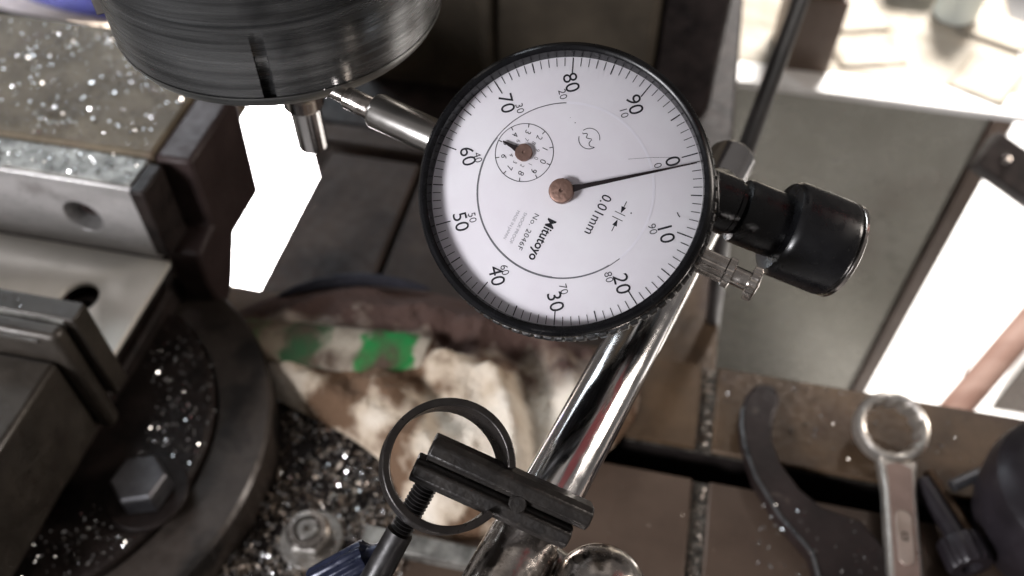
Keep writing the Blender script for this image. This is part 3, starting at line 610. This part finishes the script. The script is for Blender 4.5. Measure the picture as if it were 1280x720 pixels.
# clamp bars
def bar(x0, y0, x1, y1, dep, wd, name='clamp_bar'):
    p0 = PD(x0, y0, dep); p1 = PD(x1, y1, dep + 1)
    x = (p1 - p0).normalized(); z = (-Fv - x * (-Fv).dot(x)).normalized(); y = z.cross(x)
    Mx = Matrix.Translation(p0) @ Matrix((x, y, z)).transposed().to_4x4()
    L_ = (p1 - p0).length
    return Mx, L_
def bar_profile(wd, flip):
    s = -1 if flip else 1
    return [(s * 0.1, -4.5), (s * wd, -4.5), (s * wd, 1.0), (s * (wd - 1.1), 2.5), (s * 1.2, 2.7), (s * .75, 1.6), (s * .1, 1.2)]
MYZ = Matrix(((0, 0, 1, 0), (1, 0, 0, 0), (0, 1, 0, 0), (0, 0, 0, 1)))
Mx, Lb = bar(527, 571, 727, 661, 166, 4.6)
for fl_, (xa, xb) in ((False, (0.8, Lb + 0.6)), (True, (-0.6, Lb - 1.6))):
    bm = BM(); add_prism(bm, bar_profile(4.7, fl_), xa, xb, Mx @ MYZ)
    o = obj('clamp_bar', bm, 'clamp', st, smooth=True, bevel=.45)
pc_ = r0 + d_ * ((PD(655, 672, 175) - r0).dot(d_)); bm = BM(); add_lathe(bm, [(6.6, 0), (7.4, .4), (7.5, 1), (7.5, 40), (6.6, 41)], frame(pc_, pc_ - d_ * 41), 96); obj('rod_sleeve', bm, 'wornchrome', st)
# pivot pin + bottom plate
pp = Mx @ Vector((Lb * .60, -0.2, 0))
zz = (Mx.to_3x3() @ Vector((0, 0, 1)))
bm = BM(); add_lathe(bm, [(1.75, -6), (1.75, 2.3), (1.45, 2.7), (.01, 2.75)], Matrix.Translation(pp) @ Mx.to_3x3().to_4x4(), 32); obj('pivot_pin', bm, 'clamp', st)
bm = BM(); add_box(bm, (Lb * .45, -4, -9), (Lb * .92, 4, -4.7), Mx); obj('clamp_base', bm, 'clamp', st, bevel=.8)
# spring ring (C-shaped strip)
ax = (-Fv + Rv * .30 + Uv * .34).normalized()
rc = PD(558, 583, 166)
rx = (Rv - ax * Rv.dot(ax)).normalized(); ry = ax.cross(rx)
Mr = Matrix.Translation(rc) @ Matrix((rx, ry, ax)).transposed().to_4x4()
bm = BM(); RR = 12.4; RI = RR - 1.5; hw = 2.5
n = 110; A_ = [R_(-2 + (316) * i / n) for i in range(n + 1)]
prev = None
for i, a in enumerate(A_):
    c, s = math.cos(a), math.sin(a)
    tf = 1.0
    wv = hw * (1.0 + .8 * max(0, math.cos(a - R_(30))))
    q_ = [bm.verts.new(Mr @ Vector(v)) for v in ((RI * c, RI * s, -wv), (RR * c, RR * s, -wv), (RR * c, RR * s, wv), (RI * c, RI * s, wv))]
    if prev:
        for k in range(4): bm.faces.new((prev[k], prev[(k + 1) % 4], q_[(k + 1) % 4], q_[k]))
    else: bm.faces.new(q_)
    prev = q_
bm.faces.new(prev[::-1]); obj('spring_ring', bm, 'spring', st, bevel=.25)
# threaded screw
q0 = PD(556, 566, 172); q1 = PD(500, 665, 174); L_ = (q1 - q0).length
prof = []; z = 0
while z < L_: prof += [(2.35, z), (1.85, z + .4)]; z += .8
bm = BM(); add_lathe(bm, prof, frame(q0, q1), 40); obj('clamp_screw', bm, 'thread', st)
q2 = PD(462, 735, 175)
bm = BM(); add_cyl(bm, q1, q2, 2.7, 2.9, 40); obj('screw_sleeve', bm, 'thread', st)
def knf(n_, dpt):
    def f(r, z, a, j): return r * (1 - dpt * (0.5 + 0.5 * math.cos(a * n_)))
    return f
k0 = PD(500, 678, 180); k1 = PD(395, 735, 182); Lk = (k1 - k0).length
bm = BM(); add_lathe(bm, [(1.9, 3), (2.2, 5), (2.9, 6.5), (4.2, 7.2), (4.4, 7.8), (4.4, Lk - 1), (3.9, Lk)], frame(k0, k1), 96, rfun=lambda r, z, a, j: r * (1 - .10 * (0.5 + .5 * math.cos(12 * a))) if r > 3.5 else r); obj('thumb_knob', bm, 'blueblack', st)
# chrome ball nut at the bottom edge
bp_ = PD(749, 741, 168)
bm = BM(); prof = [(9.1 * math.sin(t_), 9.1 * math.cos(t_)) for t_ in [math.pi * i / 40 for i in range(1, 40)]]
add_lathe(bm, prof, Matrix.Translation(bp_) @ Mx.to_3x3().to_4x4(), 72); obj('ball_joint', bm, 'wornchrome', st)
bm = BM(); add_cyl(bm, bp_, PD(690, 705, 176), 3.5, 3.5, 32); obj('ball_stud', bm, 'steel', st)
# black knob on the right
ka = (Rv * .925 - Uv * .352 + Fv * .10).normalized()
kc = PD(936, 268, 192)
Mk = frame(kc - ka * 12, kc + ka)
bm = BM(); add_lathe(bm, [(5.4, 0), (6.4, .5), (6.4, 7.5), (5.8, 8), (5.8, 8.9), (6.9, 9.4), (7.2, 10), (7.2, 20.5), (6.8, 21.2)], Mk, 96); obj('knob_neck', bm, 'black_plastic', st)
bm = BM(); add_lathe(bm, [(7.5, 18.8), (9.9, 19.2), (10.6, 20), (10.8, 21), (10.9, 32.0), (10.6, 32.9), (10.0, 33.4)], Mk, 128); obj('knob_cap', bm, 'black_plastic', st)
bm = BM(); add_lathe(bm, [(10.3, 33.2), (10.75, 33.5), (10.7, 34.2), (9.6, 34.8), (.01, 34.8)], Mk, 128); obj('knob_end_highlight', bm, 'wornchrome', st)  # chrome disc added as the bright crescent of light on the knob's end
bm = BM(); add_cyl(bm, kc - ka * 13, PD(902, 228, 220), 4.6, 3.6, 32); obj('swivel_link', bm, 'black_plastic', st)
bm = BM(); add_cyl(bm, PD(868, 250, 196), kc - ka * 11, 4.2, 4.6, 32); obj('mount_pin', bm, 'black_plastic', st)
# rod down to the table (below the frame)
r2 = Vector((r0.x - 30, r0.y - 10, 0)); 
bm = BM(); add_cyl(bm, r0 + d_ * 3, Vector((r0.x - 4, r0.y - 60, 60)), 6, 6, 48); obj('lower_rod', bm, 'chrome', st)
bm = BM(); add_box(bm, (r0.x - 34, r0.y - 95, .2), (r0.x + 26, r0.y - 25, 60)); obj('magnet_base', bm, 'steel', st, bevel=1.5)

# ================================================================== TOOLS ON THE TABLE
# combination wrench
wa, wb = AB(1117, 543, 9)
wr = thing('ring_wrench', 'chrome twelve-point ring wrench lying on the brown table', 'wrench', EF(wa, wb, 0))
Mw = Matrix.Translation((-2.5, 0, 13)) @ Matrix.Rotation(R_(18), 4, 'X') @ Matrix.Scale(1.05, 4)
def bi(r, z, a, j): return r if j < 5 else r - 1.1 * abs(math.cos(6 * a)) ** 1.5
bm = BM()
pf = [(10.6, -5), (13.0, -4.6), (14.2, -2.5), (14.4, 1.5), (13.3, 4.4), (12.1, 5.0), (10.9, 4.3), (10.6, 2), (10.6, -5)]
add_lathe(bm, pf, Mw, 144, cap=False, rfun=lambda r, z, a, j: r if 1 <= j <= 6 else r - 1.0 * abs(math.cos(6 * a)) ** 2); obj('ring_end', bm, 'wrench', wr)
bm = BM(); add_prism(bm, [(-7.8, -12.2), (-6.3, -28), (-6.2, -170), (6.2, -170), (6.3, -28), (7.8, -12.2), (0, -14.6)], 6.2, 12.2, Matrix()); shk = obj('shank', bm, 'wrench', wr, bevel=1.3)
bm = BM(); add_prism(bm, [(-5.0, -17), (-4.4, -30), (-4.4, -160), (4.4, -160), (4.4, -30), (5.0, -17), (0, -15.5)], 12.22, 12.6, Matrix()); obj('shank_panel', bm, 'wrench_panel', shk, bevel=.3)
bm = BM(); add_prism(bm, [(3.1 * math.cos(t_), (-56 if math.sin(t_) < 0 else -40) + 3.4 * math.sin(t_)) for t_ in [i * math.pi / 14 for i in range(28)]], 12.62, 13.1, Matrix()); obj('badge', bm, 'wrench_badge', shk, bevel=.2)
bm = BM()
for dx, dy, w_, h_ in ((-1.1, -46.5, 2.2, .45), (-1.1, -49.5, .5, 3), (.5, -49.5, .5, 3), (-1.1, -49.5, 2.2, .45)): add_box(bm, (dx, dy, 13.12), (dx + w_, dy + h_, 13.2))
obj('badge_mark', bm, 'cast_dark', shk, smooth=False)
# curved dark lever
poly = [AB(x, y, 9) for x, y in [(944, 480), (932, 494), (926, 520), (928, 548), (943, 595), (974, 645), (1014, 690), (1030, 745), (1125, 745), (1112, 690), (1078, 650), (1028, 632), (1000, 609), (977, 578), (966, 548), (968, 520), (976, 500), (972, 484), (960, 478)]]
poly = [(a_, b_) for a_, b_ in poly]
lv = thing('hook_lever', 'curved dark flat lever beside the ring wrench, over the slot', 'lever', EF())
bm = BM(); add_prism(bm, poly, .4, 8.6); lvb = obj('lever_blade', bm, 'lever', lv, bevel=1.4)
edge = [Vector((*AB(x, y, 8.8), 8.7)) for x, y in [(928, 510), (927, 530), (931, 558), (945, 596), (976, 646), (1015, 690), (1029, 742)]]
bm = BM(); add_tube(bm, edge, .7, 8); obj('lever_edge', bm, 'lever_edge', lvb)
# threaded tap-bolt and brown rod
tl = thing('black_clamp_bolt', 'black bolt with a round knurled head right of the wrench', 'bolt', EF())
def T(x, y, z): return Vector((*AB(x, y, z), z))
bm = BM(); add_cyl(bm, T(1152, 602, 7), T(1204, 684, 9), 3.9, 3.9, 32); obj('bolt_shaft', bm, 'handwheel', tl)
bm = BM(); p0 = T(1196, 672, 9); p1 = T(1216, 712, 10); add_lathe(bm, [(5, 0), (8.2, 1), (8.6, 2.5), (8.6, 11), (7.8, 12.5), (4, 12.6), (3.5, 9)], frame(p0, p1), 72, rfun=lambda r, z, a, j: r * (1 - .07 * (.5 + .5 * math.cos(14 * a)))); obj('bolt_head', bm, 'handwheel', tl)
bm = BM(); add_cyl(bm, T(1160, 590, 3.4), T(1234, 700, 3.4), 2.3, 2.3, 24)
tag(obj('brown_rod', bm, 'brownrod', mx=mm(EF())), 'thin rusty brown rod beside the black bolt', 'rod')
# hand wheel at right edge with pin
hw_ = thing('dark_handwheel', 'dark round handwheel cut by the right edge of the picture', 'handwheel', EF())
c_ = T(1345, 640, 20)
bm = BM(); add_lathe(bm, [(20, -19.5), (31, -18), (34, -8), (35.5, 6), (34, 15), (29, 20), (18, 22), (8, 18), (.01, 17)], Matrix.Translation(c_), 96); obj('wheel_body', bm, 'handwheel', hw_)
bm = BM(); add_cyl(bm, T(1190, 608, 9), T(1252, 580, 12), 2.5, 2.5, 24); obj('pin', bm, 'gunmetal', hw_)
# parallel bar near bottom
bm = BM(); add_box(bm, (-30, -4, 0.3), (24, 4, 7)); p = T(548, 688, 6)
tag(obj('parallel_bar', bm, 'ledge', bevel=.6, mx=mm(EF(p.x, p.y, 0))), 'short bright ground steel bar under the clamp screw', 'bar')

# ================================================================== RAG
def inside(poly, x, y):
    c = False; n = len(poly); j = n - 1
    for i in range(n):
        if ((poly[i][1] > y) != (poly[j][1] > y)) and (x < (poly[j][0] - poly[i][0]) * (y - poly[i][1]) / (poly[j][1] - poly[i][1]) + poly[i][0]): c = not c
        j = i
    return c
rgp = [AB(x, y, 4) for x, y in [(286, 392), (292, 425), (312, 462), (345, 494), (395, 520), (440, 545), (480, 578), (505, 625), (560, 668), (625, 660), (690, 615), (745, 572), (775, 545), (800, 500), (790, 450), (720, 425), (640, 390), (585, 372), (520, 358), (430, 352), (350, 362)]]
rcx, rcy = AB(560, 490, 0)
rg = thing('shop_rag', 'soiled beige rag with a green striped hem crumpled on the table', 'rag', EF(rcx, rcy, 0))
def smooth_poly(P, per=8):
    out = []; n = len(P)
    for i in range(n):
        p0, p1, p2, p3 = [Vector(P[(i + k - 1) % n]) for k in range(4)]
        for s in range(per):
            t = s / per
            out.append(0.5 * ((2 * p1) + (p2 - p0) * t + (2 * p0 - 5 * p1 + 4 * p2 - p3) * t * t + (-p0 + 3 * p1 - 3 * p2 + p3) * t ** 3))
    return out
SP = smooth_poly(rgp, 10)
RIDGES = [([(545, 462), (585, 462), (622, 500), (640, 560), (640, 620)], 13, 6.0), ([(300, 455), (380, 480), (450, 520), (510, 570)], 9, 8.0),
          ([(640, 395), (690, 450), (720, 520), (700, 590)], 11, 7.0), ([(430, 395), (520, 385), (600, 415), (660, 440)], 8, 7.0), ([(470, 480), (520, 540), (560, 620)], 8, 6.5),
          ([(560, 420), (600, 470)], -9, 6), ([(655, 450), (668, 520), (672, 590)], -10, 5.5), ([(735, 440), (765, 500), (745, 560)], 9, 6.5), ([(520, 470), (540, 530)], -7, 5), ([(360, 385), (450, 370)], 7, 6)]
RIDGES = [([Vector((AB(px_, py_, 10)[0] - rcx, AB(px_, py_, 10)[1] - rcy, 0)) for px_, py_ in pl_], A_h, w_h) for pl_, A_h, w_h in RIDGES]
def ridge(x, y):
    p = Vector((x, y, 0)); h = 0
    for pl_, A_h, w_h in RIDGES:
        dm = 1e9
        for u, v in zip(pl_, pl_[1:]):
            e_ = v - u; t = max(0, min(1, (p - u).dot(e_) / e_.length_squared)); dm = min(dm, (p - u - e_ * t).length)
        h += .72 * A_h * math.exp(-(dm / w_h) ** 2)
    return h
def fold(x, y):
    wx = x + 9 * noise.noise(Vector((x * .02, y * .02, 3))); wy = y + 9 * noise.noise(Vector((x * .02, y * .02, 9)))
    f1 = abs(noise.noise(Vector((wx * .020 + wy * .012, wy * .016 - wx * .006, 1.3)))); f2 = noise.noise(Vector((wx * .06 - wy * .03, wy * .05, 5.1)))
    return ridge(wx - 2, wy) + 3.5 * (1 - min(1, f1 * 3.0)) + 2.5 * f2 + 1.3 * noise.noise(Vector((x * .25, y * .25, 2)))
bm = BM(); rings = []; NR = 46
for k in range(NR + 1):
    t = k / NR; ring = []
    for p in SP:
        x = (rcx + (p.x - rcx) * t) - rcx; y = (rcy + (p.y - rcy) * t) - rcy
        edge_ = 1 - t ** 7
        h = .8 + (8 + max(fold(x, y), -6)) * edge_ + (1 - t) * 4
        ring.append(bm.verts.new((x, y, max(h, .6))))
    rings.append(ring)
for A, B in zip(rings[1:], rings[2:]):
    for i in range(len(A)):
        j = (i + 1) % len(A); bm.faces.new((A[i], A[j], B[j], B[i]))
ctr = rings[0]
for v in ctr[1:]: bm.verts.remove(v)
for i in range(len(SP)): bm.faces.new((ctr[0], rings[1][i], rings[1][(i + 1) % len(SP)]))
o = obj('rag_cloth', bm, 'rag', rg)
for p in o.data.polygons: p.use_smooth = True
# rolled hem with green stripes
ends = [(293, 420), (330, 424), (370, 430), (410, 435), (450, 438), (490, 440), (534, 441)]
hc = T(413, 434, 17)
bm = BM(); n = len(ends)
pts = []
for i in range((n - 1) * 8 + 1):
    t = i / 8; k = min(int(t), n - 2); f_ = t - k
    a_ = Vector(ends[k]).lerp(Vector(ends[k + 1]), f_); pts.append(T(a_.x, a_.y, 13))
seg = 28; rings = []
for i, p in enumerate(pts):
    u = i / (len(pts) - 1); rr = 11.5 * (1 - .25 * abs(2 * u - 1) ** 3) * (1 + .03 * math.sin(i * .5)) ; rings.append([])
    for s in range(seg):
        a_ = 2 * math.pi * s / seg; rad = rr * (1 + .10 * noise.noise(Vector((i * .25, math.cos(a_), math.sin(a_)))))
        rings[-1].append(bm.verts.new(p - Vector(rcx_ := (0, 0, 0)) + Vector((0, math.cos(a_) * rad * 1.0, math.sin(a_) * rad * .42))))
for A, B in zip(rings, rings[1:]):
    for s in range(seg): bm.faces.new((A[s], A[(s + 1) % seg], B[(s + 1) % seg], B[s]))
bm.faces.new(rings[0][::-1]); bm.faces.new(rings[-1])
bmesh.ops.translate(bm, vec=-hc, verts=bm.verts[:])
o = obj('striped_hem', bm, 'hem', None); o.parent = rg; o.location = (hc - Vector((rcx, rcy, 0))) * MM
# navy rag edge hanging at the back edge of the table
bm = BM(); pts = [T(x, y, z) for x, y, z in ((345, 372, 5), (380, 358, 8), (420, 350, 10), (460, 348, 11), (500, 353, 9), (540, 362, 5))]
add_tube(bm, pts, [1.2, 2.6, 3.4, 3.2, 2.6, 1.2], 16)
o = obj('navy_cloth', bm, 'navy_cloth', mx=mm(EF())); s_ = o.modifiers.new('s', 'SUBSURF'); s_.levels = 2; s_.render_levels = 2
tag(o, 'dark navy cloth roll behind the rag along the back edge of the table', 'cloth')

# ================================================================== SWARF
def swarf(name, label, n, sampler, mname, size=(.5, 1.6), seed=1, flat=.5):
    random.seed(seed); bm = BM()
    for i in range(n):
        a, b_, z = sampler()
        s = random.uniform(*size) * (1.6 if random.random() < .08 else 1)
        Mx = Matrix.Translation((a, b_, z + s * .25)) @ Matrix.Rotation(random.uniform(0, 6.28), 4, 'Z') @ Matrix.Rotation(random.gauss(0, flat), 4, 'X') @ Matrix.Rotation(random.gauss(0, flat), 4, 'Y')
        curl = random.uniform(.4, 2.2); w_ = s * random.uniform(.25, .6)
        pv = None
        for k in range(4):
            t = (k / 3 - .5) * curl * 1.4; x = s * math.sin(t) / max(curl, .3) * 1.3; zz_ = s * (1 - math.cos(t)) / max(curl, .3)
            q_ = (bm.verts.new(Mx @ Vector((x, -w_ / 2, zz_))), bm.verts.new(Mx @ Vector((x, w_ / 2, zz_ + s * .1))))
            if pv: bm.faces.new((pv[0], pv[1], q_[1], q_[0]))
            pv = q_
    bmesh.ops.scale(bm, vec=(MM,) * 3, verts=bm.verts[:])
    me = bpy.data.meshes.new(name); bm.to_mesh(me); bm.free(); me.materials.append(M[mname])
    o = bpy.data.objects.new(name, me); COL.objects.link(o); o.matrix_world = mm(EF())
    tag(o, label, 'metal chips', kind='stuff'); return o
cl_pts = [(random.uniform(-330, -205), random.uniform(245, 312)) for _ in range(26)]
def s_vise():
    if random.random() < .66:
        c = random.choice(cl_pts); a, b_ = random.gauss(c[0], 7), random.gauss(c[1], 5)
    else: a, b_ = random.uniform(-335, -203), random.uniform(240, 314)
    return min(max(a, -340), -203), min(max(b_, 239), 314), 90.1
swarf('swarf_on_vise', 'bright metal chips strewn over the top of the fixed vise jaw', 2200, s_vise, 'chip', (.25, 1.15), 11)
def s_ledge(): return random.uniform(-340, -204), random.uniform(221, 235), 88.2
swarf('swarf_on_ledge', 'fine chips along the scuffed ledge in front of the fixed jaw', 500, s_ledge, 'chip', (.4, 1.2), 12)
chip_poly = [AB(x, y, 0) for x, y in [(330, 470), (400, 520), (490, 590), (520, 690), (500, 740), (250, 740), (300, 620)]]
def s_table():
    while True:
        a, b_ = random.uniform(-160, -60), random.uniform(90, 215)
        if not inside(chip_poly, a, b_): continue
        dens = 1.0 if b_ < 150 else .45
        if (a - SC[0]) ** 2 + (b_ - SC[1]) ** 2 < 98 ** 2: continue
        if random.random() < dens * (.35 + 1.3 * max(0, noise.noise(Vector((a * .06, b_ * .06, 0))) + .35)): return a, b_, random.uniform(0, 1.2) * (1 if b_ < 150 else .4) + (-1.2 if a < -84 else .2)
swarf('swarf_on_table', 'silvery chips heaped round the hex nut left of the clamp', 1700, s_table, 'chip', (.5, 1.7), 13, .7)
swarf('dull_swarf_on_table', 'dull brown chips mixed among the bright ones near the nut', 1200, s_table, 'rust_chip', (.7, 2.2), 14, .7)
def s_slot():
    an = random.uniform(-1.1, .95); r = random.uniform(50, 75); a, b_ = SC[0] + r * math.cos(an), SC[1] + r * math.sin(an)
    return a, b_, 22.7
swarf('swarf_on_swivel', 'scattered chips on the swivel base round the large bolt', 620, s_slot, 'chip', (.4, 1.1), 15)
def s_right():
    while True:
        a, b_ = random.uniform(46, 150), random.gauss(228, 14)
        if 203 < b_ < 244: return a, b_, .2
swarf('swarf_near_wrench', 'sparse chips on the back strip of the table near the wrench', 80, s_right, 'chip', (.6, 1.4), 16)
def s_gr(): return random.uniform(37.5, 42.7), (random.uniform(100, 186) if random.random() < .5 else random.uniform(202, 244)), -2.7
swarf('swarf_in_groove', 'fine chips packed in the narrow cross groove of the table', 420, s_gr, 'rust_chip', (.4, 1.3), 17)
def s_right2():
    while True:
        a, b_ = random.uniform(60, 112), random.uniform(140, 178)
        return a, b_, 8.8
swarf('swarf_on_lever', 'chips on the flat end of the dark lever', 60, s_right2, 'chip', (.5, 1.3), 18)
def s_tile(): return random.uniform(-60, 110), random.uniform(120, 186), .2
swarf('swarf_on_tiles', 'very sparse chips on the front strip of the table', 90, s_tile, 'rust_chip', (.3, 1.0), 20)
def s_jaw(): return random.uniform(-260, -192), random.uniform(144.5, 158), 91.1
swarf('swarf_on_moving_jaw', 'few chips on top of the near vise jaw', 40, s_jaw, 'chip', (.4, 1.0), 19)
